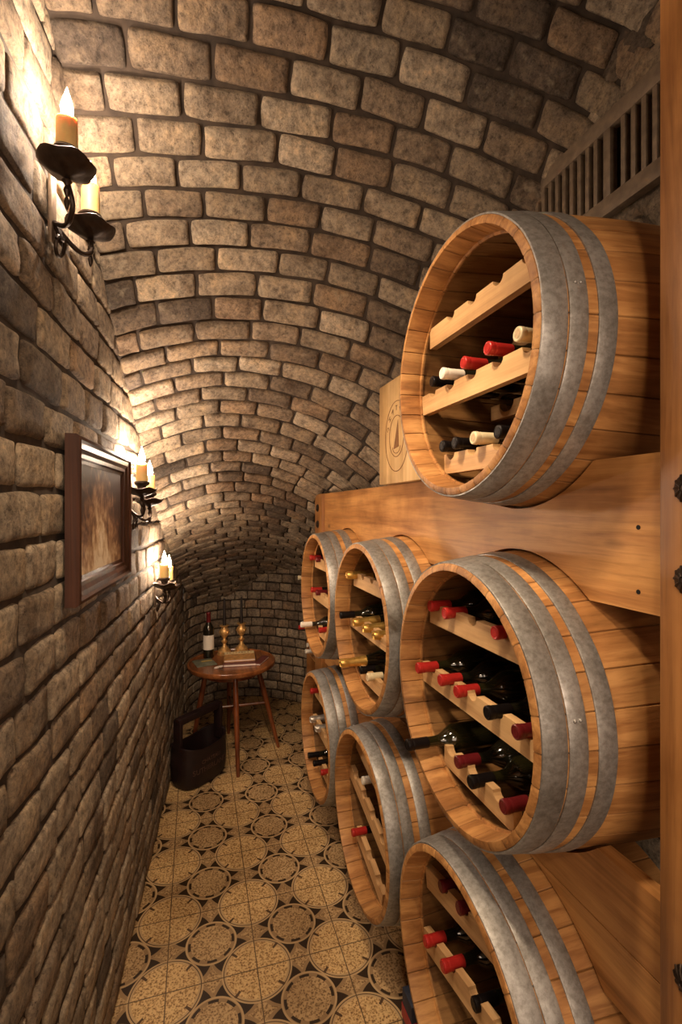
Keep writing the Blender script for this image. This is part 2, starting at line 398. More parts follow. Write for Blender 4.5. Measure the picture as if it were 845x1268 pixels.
# ------------------------------------------------------------------ brickwork on a curved surface
def bilerp(G, u, v):
    """G[iu, iv, 3]; u, v in grid units"""
    nu, nv = G.shape[:2]
    u = np.clip(u, 0, nu - 1.001); v = np.clip(v, 0, nv - 1.001)
    i = u.astype(int); j = v.astype(int); a = (u - i)[..., None]; b = (v - j)[..., None]
    return (G[i, j] * (1 - a) * (1 - b) + G[i + 1, j] * a * (1 - b) + G[i, j + 1] * (1 - a) * b + G[i + 1, j + 1] * a * b)
EA = np.array([-1, -.965, -.89, -.62, -.25, .15, .5, .85, .955, 1]); EB = np.array([-1, -.93, -.80, -.4, .05, .45, .78, .93, 1])
AA, BB = np.meshgrid(EA, EB, indexing='ij')
_edge = np.maximum(np.abs(AA) ** 22, np.abs(BB) ** 14)
_na, _nb = AA.shape
BF = [(i * _nb + j, (i + 1) * _nb + j, (i + 1) * _nb + j + 1, i * _nb + j + 1) for i in range(_na - 1) for j in range(_nb - 1)]
PAL = [((0.35, 0.295, 0.23), 5), ((0.29, 0.235, 0.18), 4), ((0.42, 0.36, 0.285), 4), ((0.20, 0.16, 0.125), 2), ((0.47, 0.41, 0.33), 2), ((0.31, 0.235, 0.17), 2), ((0.145, 0.12, 0.10), 1)]
PALC = np.array([p[0] for p in PAL]); PALW = np.array([p[1] for p in PAL], float); PALW /= PALW.sum()
def bricks_on(G, du, dv, rows, relief, flip=1):
    """rows: list of (u_center, u_half, [(v_center, v_half), ...]) in metres on the grid G (steps du, dv)"""
    Nrm = np.cross(np.gradient(G, axis=0), np.gradient(G, axis=1)); Nrm /= np.linalg.norm(Nrm, axis=2, keepdims=True) + 1e-9
    Nrm *= flip
    V = []; F = []; C = []
    for uc, uh, lst in rows:
        for vc, vh in lst:
            ph = rng.uniform(-1, 1, 8)
            vv = AA * (1 - 0.035 * np.abs(BB) ** 5); uu = BB * (1 - 0.10 * np.abs(AA) ** 12)
            vv = vc + vh * (vv + 0.014 * np.sin(3.1 * BB + 5 * ph[0]) * np.abs(AA)); uu = uc + uh * (uu + 0.05 * np.sin(2.3 * AA + 5 * ph[1]) * np.abs(BB)) + uh * .05 * ph[2] * AA
            h = relief * (1 + .28 * ph[3]) * (1 - 1.25 * _edge) + .0018 * ph[4] * AA + .0018 * ph[5] * BB
            P = bilerp(G, uu / du, vv / dv); NN = bilerp(Nrm, uu / du, vv / dv)
            nz = np.array([noise.noise(Vector(p) * 27) + .5 * noise.noise(Vector(p) * 61) for p in P.reshape(-1, 3)]).reshape(_na, _nb)
            P = P + NN * (h + .0042 * nz * (1 - .6 * _edge))[..., None]
            o = len(V) * _na * _nb
            V.append(P.reshape(-1, 3)); F += [tuple(k + o for k in f) for f in BF]
            c = PALC[rng.choice(len(PALC), p=PALW)] * np.array([1.0, .955, .905]) * .97 * rng.uniform(.82, 1.15); C.append(np.tile([*c, 1], (_na * _nb, 1)))
    return np.concatenate(V), F, np.concatenate(C)
def brick_object(name, G, du, dv, rows, relief=.012, flip=1, mstep=2):
    V, F, C = bricks_on(G, du, dv, rows, relief, flip)
    Gm = G[::mstep, ::mstep]; a, b = Gm.shape[:2]
    nn = np.array([noise.noise(Vector(p) * 18) for p in Gm.reshape(-1, 3)])
    MV = Gm.reshape(-1, 3).copy()
    Nr = np.cross(np.gradient(Gm, axis=0), np.gradient(Gm, axis=1)); Nr /= np.linalg.norm(Nr, axis=2, keepdims=True) + 1e-9
    MV += Nr.reshape(-1, 3) * flip * (nn * .003)[:, None]
    o = len(V)
    MF = [(o + i * b + j, o + (i + 1) * b + j, o + (i + 1) * b + j + 1, o + i * b + j + 1) for i in range(a - 1) for j in range(b - 1)]
    me = bpy.data.meshes.new(name)
    me.from_pydata(np.concatenate([V, MV]).tolist(), [], F + MF)
    me.materials.append(M_BRICK); me.materials.append(M_MORTAR)
    me.polygons.foreach_set('material_index', [0] * len(F) + [1] * len(MF))
    me.polygons.foreach_set('use_smooth', [True] * (len(F) + len(MF)))
    at = me.color_attributes.new('tint', 'FLOAT_COLOR', 'POINT')
    at.data.foreach_set('color', np.concatenate([C, np.ones((len(MV), 4))]).astype(np.float32).ravel())
    me.update()
    return tag(link(name, me), kind='structure')

# plan line of the long left wall that bends round into the rounded end wall
PLAN = np.array([(-.470, -.9), (-.40, 0), (-.322, 1), (-.243, 2), (-.196, 2.6), (-.165, 3.0), (-.135, 3.4), (-.110, 3.75), (-.055, 4.05), (.06, 4.25), (.22, 4.34), (.45, 4.34), (.65, 4.24), (.86, 4.06), (1.08, 3.80)])
def catmull(P, n=14):
    Q = np.vstack([2 * P[0] - P[1], P, 2 * P[-1] - P[-2]]); out = []
    for i in range(1, len(Q) - 2):
        for t in np.linspace(0, 1, n, endpoint=False):
            a, b, c, d = Q[i - 1], Q[i], Q[i + 1], Q[i + 2]
            out.append(.5 * ((2 * b) + (-a + c) * t + (2 * a - 5 * b + 4 * c - d) * t * t + (-a + 3 * b - 3 * c + d) * t ** 3))
    out.append(P[-1]); return np.array(out)
PC = catmull(PLAN); SS = np.concatenate([[0], np.cumsum(np.linalg.norm(np.diff(PC, axis=0), axis=1))])
def plan_at(s): return np.stack([np.interp(s, SS, PC[:, 0]), np.interp(s, SS, PC[:, 1])], -1)
def plan_x(y): return float(np.interp(y, PC[:170, 1], PC[:170, 0])) if y < 4.05 else -.055

# vault: rings springing from the left wall, descending like the underside of a stair
KY = [-1.2, .5, 1.2, 1.582, 1.776, 2.123, 2.626, 3.15, 3.6, 4.1, 4.6]
KZ = [4.8, 3.33, 2.687, 2.368, 2.195, 1.961, 1.613, 1.37, 1.20, .95, .66]
KR = [.2, .2, .19, .185, .18, .17, .15, .13, .11, .09, .08]
KC = [.5, .5, .44, .30, .26, .24, .24, .27, .3, .4, .45]
ti = math.radians(35)
def ring(y):
    zl = np.interp(y, KY, KZ); rise = np.interp(y, KY, KR); xc = np.interp(y, KY, KC); xl = plan_x(y)
    sk = np.interp(y, [1.8, 2.5], [0, .80]); R = .90
    xs = np.concatenate([np.linspace(xl, xc, 30), xc + R * np.sin(np.linspace(0, 1, 41)[1:] * min(1.35, math.asin(min(.97, (1.05 - xc) / R))))])
    hh = np.where(xs < xc, rise * (1 - ((xs - xc) / (xc - xl)) ** 2), rise - (R - np.sqrt(np.maximum(0, R * R - (xs - xc) ** 2))))
    P = np.stack([xs, y + hh * math.sin(ti) + sk * np.maximum(0, xs - xl - .3), zl + hh * math.cos(ti)], -1)
    P = np.vstack([P, P[-1] + np.array([[.0, -.3, -.42]]) * np.array([[.5], [1.0]])])
    return P
ys = np.linspace(-.4, 4.55, 600); rings = [ring(y) for y in ys]
crown = np.array([r[29] for r in rings]); cl = np.concatenate([[0], np.cumsum(np.linalg.norm(np.diff(crown, axis=0), axis=1))])
DU, DV = .02, .02
nU = int(cl[-1] / DU); Lmax = max(np.linalg.norm(np.diff(r, axis=0), axis=1).sum() for r in rings); nV = int(Lmax / DV) + 2
GV = np.zeros((nU, nV, 3))
for i in range(nU):
    y = np.interp(i * DU, cl, ys); r = ring(y); L = np.concatenate([[0], np.cumsum(np.linalg.norm(np.diff(r, axis=0), axis=1))])
    for k in range(3): GV[i, :, k] = np.interp(np.arange(nV) * DV, L, r[:, k])
    ex = np.maximum(0, np.arange(nV) * DV - L[-1]); GV[i, :, 2] -= ex * .7; GV[i, :, 1] -= ex * .5
# smooth along the corridor so the ring surface has no creases
for _ in range(6):
    GV[1:-1] = (GV[:-2] + 2 * GV[1:-1] + GV[2:]) / 4
rows = []; u = .05; k = 0
while u < nU * DU - .06:
    hgt = .0865 * rng.uniform(.95, 1.05); lst = []; v = -.09 * (k % 2) - .02
    while v < nV * DV:
        L = .196 * rng.uniform(.9, 1.12)
        a, b = max(v, 0.0), v + L
        if b - a > .05: lst.append(((a + b) / 2, (b - a) / 2 - .0042))
        v = b
    rows.append((u + hgt / 2, hgt / 2 - .0043, lst)); u += hgt; k += 1
vault = brick_object('ceiling', GV, DU, DV, rows, .0125, flip=1)
vault['label'] = 'antique brick barrel vault sloping down towards the end wall'
# which way do the ring normals look? (towards the room)
def wall_object(name, s0, s1, z1f, course=.0985, blen=.192, z0=0.0, zmax=3.6, relief=.0095, plan=plan_at, flip=1):
    nS = int((s1 - s0) / DV) + 2; nZ = int(zmax / DU) + 2
    s = s0 + np.arange(nS) * DV; XY = plan(s)
    G = np.zeros((nZ, nS, 3)); G[:, :, 0] = XY[None, :, 0]; G[:, :, 1] = XY[None, :, 1]; G[:, :, 2] = (z0 + np.arange(nZ) * DU)[:, None]
    rows = []; z = 0; k = 0
    while z < zmax - course:
        hgt = course * rng.uniform(.96, 1.04); lst = []; v = -blen * .5 * (k % 2)
        while v < s1 - s0:
            L = blen * rng.uniform(.82, 1.12); a, b = max(v, 0), min(v + L, s1 - s0)
            yy = plan(np.array([s0 + (a + b) / 2]))[0][1]
            if b - a > .05 and z0 + z < z1f(yy): lst.append(((a + b) / 2, (b - a) / 2 - .0028))
            v += L
        if lst: rows.append((z + hgt / 2, hgt / 2 - .0052, lst))
        z += hgt; k += 1
    return brick_object(name, G, DU, DV, rows, relief, flip)
S_END = float(np.interp(3.9, PC[:170, 1], SS[:170]))
zf = lambda y: np.interp(y, KY, KZ) + .12
wl_ = wall_object('wall_left', 0.0, S_END, zf, flip=-1)
wl_['label'] = 'long left wall of grey-brown antique brick'
wb = wall_object('wall_back', S_END, SS[-1] - .02, lambda y: 1.35, zmax=1.5, course=.078, blen=.125, flip=-1)
wb['label'] = 'low rounded end wall of antique brick'
# right wall behind the barrel rack
wr = wall_object('wall_right', 0, 4.9, lambda y: min(3.4, np.interp(y, KY, KZ) + .1), z0=0.0, zmax=3.6, relief=.010,
                 plan=lambda s: np.stack([np.full_like(s, 1.05), -.9 + s], -1), flip=1)
wr['label'] = 'brick wall behind the oak barrel rack'
mb = MB(); mb.box((.3, 1.6, -.03), (3.0, 6.2, .06)); fl = tag(link('floor', mb.mesh('floor', M_FLOOR, smooth=False)), kind='structure')

# ------------------------------------------------------------------ barrels
XR = .562                                                   # plane of the open barrel mouths
def brad(x): t = min(1, max(0, x / .45)); return .300 + .038 * (1 - (1 - t) ** 2)
NST = 30
def ring_mesh(prof, name, mats, seam=True, seg_per=6, wob=0.0):
    """closed profile of (x, r) revolved about X; staves get tints and fine V joints"""
    seg = NST * seg_per; vs = []; tint = []
    rr = random.Random(5); tones = [rr.uniform(.88, 1.08) for _ in range(NST)]; FR = [0, .035, .3, .5, .7, .965]
    for (x, r) in prof:
        for k in range(seg):
            st, q = divmod(k, seg_per); a = 2 * PI * (st + FR[q]) / NST
            dr = (-.0022 if q == 0 and seam else 0)
            outer = 1 if r > .285 + .0 * x else -1
            w_ = 0 if not wob else wob * (noise.noise(Vector((x * 20, math.cos(a) * 3.1, math.sin(a) * 3.1))))
            R = r + dr * outer + w_
            vs.append((x, R * math.cos(a), R * math.sin(a)))
            t = tones[st] * (.45 if q == 0 and seam else 1)
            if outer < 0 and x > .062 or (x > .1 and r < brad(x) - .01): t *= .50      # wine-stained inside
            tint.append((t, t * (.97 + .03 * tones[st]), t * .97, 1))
    n = len(prof); fs = [(i * seg + k, ((i + 1) % n) * seg + k, ((i + 1) % n) * seg + (k + 1) % seg, i * seg + (k + 1) % seg) for i in range(n) for k in range(seg)]
    m = MB(); m.v = vs; m.f = fs; m.m = [0] * len(fs)
    return m.mesh(name, mats, angle=30, tints=tint)
outer = [(x, brad(x)) for x in (0.0, .002, .02, .05, .09, .13, .18, .24, .30, .36, .42, .45)]
outer[0] = (.002, .2965); outer[1] = (.0, .2935)
outer = [(.0, .2925), (.003, .299)] + [(x, brad(x)) for x in (.02, .05, .09, .13, .18, .24, .30, .36, .42, .45)]
inner = [(.45, .312), (.36, .309), (.28, .302), (.20, .295), (.12, .287), (.072, .2800), (.066, .2800), (.064, .2735), (.058, .2735), (.056, .2790), (.045, .2765), (.0, .2830)]
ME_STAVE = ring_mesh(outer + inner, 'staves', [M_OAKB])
def hoop_mesh(x0, x1, name, seed):
    seg = 120; t = .0022
    xs = [x0, x0 + .003, (x0 + x1) / 2, x1 - .003, x1]
    prof = [(x, brad(x) + t + (.0012 if 0 < i < 4 else 0)) for i, x in enumerate(xs)] + [(x1, brad(x1) - .001), (x0, brad(x0) - .001)]
    vs = []
    for (x, r) in prof:
        for k in range(seg):
            a = 2 * PI * k / seg; d = .0010 * noise.noise(Vector((math.cos(a) * 4 + seed, math.sin(a) * 4, x * 30)))
            dx = .0022 * noise.noise(Vector((math.cos(a) * 1.5, math.sin(a) * 1.5 + seed, 3)))
            vs.append((x + dx, (r + d) * math.cos(a), (r + d) * math.sin(a)))
    n = len(prof); fs = [(i * seg + k, ((i + 1) % n) * seg + k, ((i + 1) % n) * seg + (k + 1) % seg, i * seg + (k + 1) % seg) for i in range(n) for k in range(seg)]
    m = MB(); m.v = vs; m.f = fs; m.m = [0] * len(fs)
    # rivets where the strap ends overlap
    for a0 in (.35 + seed,):
        for kx in (.35, .65):
            x = x0 + (x1 - x0) * kx; R = brad(x) + t + .001
            c = (x, R * math.cos(a0), R * math.sin(a0))
            b_ = bmesh.new(); bmesh.ops.create_uvsphere(b_, u_segments=8, v_segments=5, radius=.004); bmesh.ops.translate(b_, vec=c, verts=b_.verts); m.bm(b_)
    return m.mesh(name, M_GALV, angle=40)
HOOPS = [hoop_mesh(.004, .050, 'hoop', .3), hoop_mesh(.053, .088, 'hoop', 1.7), hoop_mesh(.108, .144, 'hoop', 2.9)]
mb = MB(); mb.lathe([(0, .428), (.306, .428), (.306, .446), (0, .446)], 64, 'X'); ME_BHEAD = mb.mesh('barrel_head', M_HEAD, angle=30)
NOTCH = [.212, .112, .012, -.090, -.190]
def rail_mesh(z_top, z_bot, x0, x1, name, R=.284, nr=.019):
    def lim(z): return math.sqrt(max(.0001, R * R - z * z))
    yl, yr = lim(max(abs(z_top), abs(z_bot))), -lim(max(abs(z_top), abs(z_bot)))
    poly = [(yr, z_bot)]
    poly += [(yl, z_bot), (yl, z_top)]
    for yn in NOTCH:
        if yn + nr + .006 > yl or yn - nr - .006 < yr: continue
        for k in range(9):
            a = PI * k / 8; poly.append((yn + nr * math.cos(a), z_top + .001 - nr * .85 * math.sin(a)))
    poly += [(yr, z_top)]
    m = MB(); m.prism(poly, x0, x1); return m.mesh(name, M_RAIL, smooth=False)
RZ = [(.166, .112), (-.010, -.064), (-.190, -.240)]
ME_RF = [rail_mesh(a, b, .062, .082, 'shelf_rail', R=.280) for a, b in RZ]
ME_RB = [rail_mesh(a - .012, b - .0, .300, .322, 'rear_rail', R=.296, nr=.033) for a, b in RZ]
mb = MB()
for z, y in ((.24, .19), (.12, .262), (.06, .271), (-.09, .2665), (-.14, .246)):
    mb.lathe([(0, 0), (.0045, 0), (.0045, .004), (0, .004)], 10, 'Y', (.04, y - .003, z * .97))
ME_PEG = mb.mesh('peg_hole', M_BLACK)
def make_barrel(label, loc, rx):
    t = thing('wine_barrel', label, 'barrel', loc, (0, 0, 0), 'open wine barrels laid in the oak rack')
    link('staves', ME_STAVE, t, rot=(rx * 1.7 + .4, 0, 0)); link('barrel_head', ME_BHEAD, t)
    for i, h in enumerate(HOOPS): link('hoop', h, t, rot=(rx * 2 + .9 * i, 0, 0))
    for m_ in ME_RF: link('shelf_rail', m_, t, rot=(rx, 0, 0))
    for m_ in ME_RB: link('rear_rail', m_, t, rot=(rx, 0, 0))
    return t
Y0, DY = .993, .680; Z2, Z1, Z0 = 1.983, 1.225, .524
BAR = {
 'B1': ((XR, Y0, Z2), 0, 'large open barrel resting alone on top of the oak rack', 'top barrel'),
 'B4': ((XR, Y0, Z1), 0, 'open barrel in the upper row directly below the top barrel, full of red-capped bottles', 'big middle barrel'),
 'B2': ((XR, Y0 + DY, Z1), 0, 'middle open barrel of the upper row, holding gold-foiled sparkling bottles', 'gold-foil barrel'),
 'B3': ((XR, Y0 + 2 * DY, Z1), 0, 'farthest open barrel of the upper row, beside the end post of the rack', 'far upper barrel'),
 'B7': ((XR, Y0, Z0), math.radians(-12), 'nearest open barrel of the lower row, cut by the bottom of the picture', 'near floor barrel'),
 'B5': ((XR, Y0 + DY, Z0), math.radians(13), 'middle open barrel of the lower row, nearly empty, just above the tiles', 'middle floor barrel'),
 'B6': ((XR, Y0 + 2 * DY, Z0), 0, 'farthest open barrel of the lower row, nearest to the round table', 'far floor barrel'),
}
for k, (loc, rx, lab, nick) in BAR.items(): make_barrel(lab, loc, rx)

# ------------------------------------------------------------------ bottles (lying along X, tip of the neck at the origin, body towards +X)
def bottle_meshes(glass, kind='claret'):
    m = MB()
    if kind == 'claret':
        prof = [(.0128, .050), (.0130, .082), (.0150, .095), (.0250, .112), (.0350, .130), (.0373, .150), (.0373, .290), (.0345, .298), (.018, .299), (.012, .285), (0, .283)]
    else:
        prof = [(.0150, .060), (.0165, .085), (.0210, .110), (.0290, .140), (.0380, .172), (.0425, .200), (.0430, .300), (.0400, .310), (.022, .311), (.012, .292), (0, .290)]
    prof = [(0, prof[0][1] - .001)] + prof
    m.lathe(prof, 28, 'X'); return m.mesh('glass_body', glass)
def cap_mesh(colname, kind='claret'):
    m = MB()
    if kind == 'claret':
        m.lathe([(0, .0008), (.0105, .0008), (.0125, .0), (.0146, .0015), (.0150, .004), (.0150, .011), (.0142, .013), (.0139, .016), (.0145, .018), (.0139, .020), (.0139, .058), (.0136, .060), (.0129, .0605), (.0129, .055)], 28, 'X')
        r_ = .0088
        mats = [CAPS[colname], M_CORK if colname in ('cream',) else CAPS[colname]]
        m.lathe([(0, .0002), (r_, .0002), (r_, .0012)], 20, 'X', mat=1)
    else:
        m.lathe([(0, .004), (.006, .002), (.013, 0), (.0165, .006), (.0165, .018), (.0175, .024), (.0160, .030), (.0160, .036), (.0175, .060), (.0215, .105), (.0220, .108), (.0205, .108)], 24, 'X')
        mats = [CAPS[colname]]
        for k in range(4):                       # wire muzzle over the cork
            a = PI / 4 + PI / 2 * k; c_, s_ = math.cos(a), math.sin(a)
            m.tube([(-.001, .004 * c_, .004 * s_), (.0, .013 * c_, .013 * s_), (.008, .0178 * c_, .0178 * s_), (.026, .0186 * c_, .0186 * s_)], .0011, 6)
    return m.mesh('foil_capsule', mats)
_bc = {}
def get(key, fn):
    if key not in _bc: _bc[key] = fn()
    return _bc[key]
def bottle(label, tip, col, kind='claret', tilt=0.0, group='bottles lying in the barrel rack', green=False):
    t = thing('champagne_bottle' if kind != 'claret' else 'wine_bottle', label, 'bottle', tip, (random.uniform(0, 6) * 0, tilt, 0), group)
    link('glass_body', get(('g', kind, green), lambda: bottle_meshes(M_GLASSG if green else M_GLASS, kind)), t)
    link('foil_capsule', get(('c', kind, col), lambda: cap_mesh(col, kind)), t)
    return t
ORD = ['first', 'second', 'third', 'fourth', 'fifth']
# barrel -> shelf -> (dy, dz, protrusion of the tip from the mouth plane, foil)
ROWS = {
 'B1': {'middle': [(.212, .020, .060, 'black', 'claret'), (.112, .013, .036, 'white', 'claret'), (.016, .013, .040, 'red', 'claret'), (-.088, .013, .036, 'red', 'claret'), (-.190, .008, .036, 'cream', 'claret')],
        'lower': [(.112, -.172, .036, 'black', 'claret'), (.050, -.172, .036, 'black', 'claret'), (-.036, -.172, .034, 'cream', 'claret'), (-.125, -.172, .036, 'black', 'claret')]},
 'B4': {'upper': [(.182, .166, .038, 'red', 'claret'), (.099, .164, .036, 'red', 'claret'), (-.111, .166, .038, 'red', 'claret')],
        'middle': [(.220, -.010, .020, 'red', 'claret'), (.122, -.012, .036, 'red', 'claret'), (.045, -.014, .038, 'red', 'claret'), (-.086, -.012, .036, 'black', 'claret'), (-.181, -.012, .038, 'dark red', 'claret')],
        'lower': [(.165, -.188, -.036, 'black', 'claret'), (.045, -.184, .040, 'dark red', 'claret'), (-.030, -.190, .030, 'black', 'claret'), (-.135, -.186, .042, 'dark red', 'claret')]},
 'B2': {'upper': [(.190, .160, .020, 'gold', 'champagne')],
        'middle': [(.230, -.008, .005, 'black', 'claret'), (.134, -.018, .030, 'gold', 'champagne'), (.030, -.018, .034, 'gold', 'champagne'), (-.066, -.020, .038, 'gold', 'champagne')],
        'lower': [(.150, -.178, -.020, 'gold', 'champagne'), (.070, -.186, .036, 'black', 'claret'), (-.010, -.186, .036, 'cream', 'claret')]},
 'B3': {'upper': [(.205, .164, .030, 'red', 'claret'), (.110, .164, .040, 'dark red', 'claret')],
        'middle': [(.205, -.010, .036, 'red', 'claret'), (.110, -.010, .040, 'dark red', 'claret')],
        'lower': [(.160, -.184, -.030, 'white', 'claret'), (.030, -.186, .036, 'red', 'claret')]},
 'B6': {'upper': [(.150, .164, .020, 'red', 'claret')],
        'middle': [(.205, -.010, .030, 'silver', 'champagne'), (.100, -.014, .034, 'silver', 'champagne')],
        'lower': [(.165, -.182, .010, 'black', 'claret'), (.085, -.186, .020, 'black', 'claret'), (-.010, -.186, .036, 'red', 'claret')]},
}
for k, shelves in ROWS.items():
    loc, rx, lab, nick = BAR[k]
    for sh, lst in shelves.items():
        for i, (dy, dz, pr, col, kind) in enumerate(lst):
            what = {'claret': f'{col}-capped wine bottle', 'champagne': f'{col}-foiled sparkling wine bottle'}[kind]
            order = f'{ORD[i]} from left,' if len(lst) > 1 else 'alone on the'
            bottle(f'{what} {order} {sh} shelf of the {nick}'.replace('sparkling wine', 'sparkling'), (loc[0] + pr, loc[1] + dy, loc[2] + dz), col, kind, green=(i % 2 == 0 and k == 'B4'))
def rot_pt(k, dy, dz):
    loc, rx, _, _ = BAR[k]; return loc[1] + dy * math.cos(rx) - dz * math.sin(rx), loc[2] + dy * math.sin(rx) + dz * math.cos(rx)
for k, dy, dz, pr, col, lab in [
    ('B5', .112, .064 - .072, .050, 'white', 'white-capped wine bottle alone on the middle shelf of the middle floor barrel'),
    ('B5', .112, -.183, .030, 'red', 'red-capped wine bottle alone on the lower shelf of the middle floor barrel'),
    ('B7', .212, -.008, .036, 'red', 'red-capped wine bottle at the far end of the shelf in the near floor barrel'),
    ('B7', .112, -.008, .036, 'red', 'red-capped wine bottle second from the far end in the near floor barrel'),
    ('B7', .012, .168, .045, 'dark red', 'dark red-capped wine bottle, nearer of two on the top shelf of the near floor barrel'),
    ('B7', .112, .168, .050, 'dark red', 'dark red-capped wine bottle, farther of two on the top shelf of the near floor barrel'),
    ('B7', -.010, -.016, .050, 'black', 'black-capped wine bottle at the bottom edge of the picture in the near floor barrel')]:
    y, z = rot_pt(k, dy, dz)
    if k == 'B5' and col == 'white': y, z = BAR[k][0][1] + .085, BAR[k][0][2] + .085
    bottle(lab, (XR + pr, y, z), col)

# ------------------------------------------------------------------ oak rack: posts and scooped rails
def scooped(z0, z1, y0, y1, tops, bots, R, x0, x1, name, seam=None):
    """board in the Y-Z plane, its long edges cut out round the barrels"""
    def edge(z, centres, sgn):
        ys = np.linspace(y0, y1, 240); out = []
        for y in ys:
            e = z
            for cy, cz in centres:
                if abs(y - cy) < R:
                    q = math.sqrt(R * R - (y - cy) ** 2); e = max(e, cz + q) if sgn < 0 else min(e, cz - q)
            out.append((y, e))
        return out
    low = edge(z0, bots, -1); up = edge(z1, tops, 1)
    m = MB(); n = len(low); vs = []
    for x in (x0, x1):
        vs += [(x, y, z) for y, z in low] + [(x, y, max(z, lz + .012)) for (y, z), (_, lz) in zip(up, low)]
    fs = []
    for i in range(n - 1):
        fs += [(i, i + 1, n + i + 1, n + i), (2 * n + i, 3 * n + i, 3 * n + i + 1, 2 * n + i + 1), (i, 2 * n + i, 2 * n + i + 1, i + 1), (n + i, n + i + 1, 3 * n + i + 1, 3 * n + i)]
    fs += [(0, n, 3 * n, 2 * n), (n - 1, 3 * n - 1, 4 * n - 1, 2 * n - 1)]
    m.add(vs, fs); return m
rack = thing('barrel_rack', 'oak rack of scooped boards and studded posts carrying the barrels', 'rack', (.74, 1.8, 0))
def rchild(name, m, mat, parent=rack, **kw):
    o = link(name, m.mesh(name, mat, **kw), parent)
    o.matrix_parent_inverse = Matrix.Translation(-Vector((.74, 1.8, 0))) if parent is rack else Matrix.Identity(4)
    return o
cyl = [Y0, Y0 + DY, Y0 + 2 * DY]
RS = .331
rchild('upper_rail', scooped(1.472, 1.746, .606, 2.81, [(Y0, Z2)], [(c, Z1) for c in cyl], RS, .742, .775, 'r'), M_BOARD, angle=30)
rchild('middle_rail', scooped(.860, .996, .606, 2.81, [(c, Z1) for c in cyl], [], RS, .742, .775, 'r'), M_BOARD, angle=30)
rchild('middle_rail', scooped(.735, .857, .606, 2.81, [], [(c, Z0) for c in cyl], RS, .742, .775, 'r'), M_BOARD, angle=30)
for nm, (x0, x1, y0, y1, z1) in {'near': (.722, .84, .50, .606, 3.25), 'far': (.722, .80, 2.812, 2.98, 1.746)}.items():
    m = MB(); m.box(((x0 + x1) / 2, (y0 + y1) / 2, z1 / 2), (x1 - x0, y1 - y0, z1), bev=.004)
    p = rchild('post', m, M_POST)
m = MB(); m.box((.90, 1.8, .862), (.23, 2.4, .016)); 
studs = [(.722, .556, 1.683), (.722, .556, 1.542), (.722, .556, .925), (.722, .556, 2.62), (.722, .556, .30), (.722, 2.90, 1.66), (.722, 2.90, 1.56)]
ms = MB(); ms.lathe([(0, -.011), (.008, -.011), (.015, -.008), (.023, -.002), (.0235, .002), (0, .002)], 16, 'X')
for k in range(12):
    a = 2 * PI * k / 12; ms.tube([(-.0105, .006 * math.cos(a), .006 * math.sin(a)), (-.0075, .016 * math.cos(a), .016 * math.sin(a)), (-.001, .0232 * math.cos(a), .0232 * math.sin(a))], .0022, 6)
ME_STUD = ms.mesh('iron_stud', M_IRON)
for s_ in studs:
    o = link('iron_stud', ME_STUD, rack, loc=(s_[0] - .74, s_[1] - 1.8, s_[2])); o['label'] = 'dark iron clavo stud'
ms = MB(); ms.lathe([(0, -.0008), (.0042, -.0008), (.0042, .003), (0, .003)], 12, 'X'); ME_SCR = ms.mesh('screw', M_BLACK)
for y, z in ((.662, 1.619), (.662, 1.506)): link('screw', ME_SCR, rack, loc=(.742 - .74, y - 1.8, z))
# short plank under the crate
m = MB(); m.box((.855, 1.66, 1.738), (.22, .50, .016), bev=.002)
rchild('top_plank', m, M_BOARD)

# small rack beyond the end post with a few necks showing
side = thing('bottle_rack', 'small wooden bottle shelf just beyond the far oak post', 'rack', (.86, 3.17, 0))
for z in (.70, .855, 1.02, 1.19):
    m = MB(); m.box((0, 0, z - .030), (.24, .26, .018)); link('shelf', m.mesh('shelf', M_BOARD), side)
for y in (-.125, .125):
    m = MB(); m.box((0, y, .62), (.24, .018, 1.24)); link('side_panel', m.mesh('side_panel', M_POST), side)
for (y, rat, z, col, nm) in [(3.11, .2055, 1.205, 'cream', 'cream-tipped wine bottle on the top of the small far shelf'),
                     (3.11, .207, .880, 'red', 'red-capped wine bottle on the third shelf of the small far rack'),
                     (3.20, .214, .882, 'white', 'white-capped wine bottle beside the red one on the small far rack'),
                     (3.10, .2210, .722, 'white', 'white-capped wine bottle, highest of three at the far post'),
                     (3.18, .2314, .700 + .021, 'white', 'white-capped wine bottle, middle of three at the far post'),
                     (3.25, .2244, .720, 'white', 'white-capped wine bottle, lowest of three at the far post')]:
    bottle(nm, (y * rat, y, z), col, group='bottles on the small far shelf')

# carton on the floor behind the near floor barrel
cart = thing('carton', 'small navy carton with a crimson band on the tiles below the barrels', 'box', (.70, 1.375, 0))
m = MB(); m.box((0, 0, .072), (.15, .07, .144), bev=.002); link('box_body', m.mesh('box_body', M_NAVY), cart)
m = MB(); m.box((0, 0, .075), (.153, .073, .040)); link('crimson_band', m.mesh('crimson_band', M_CRIM), cart)

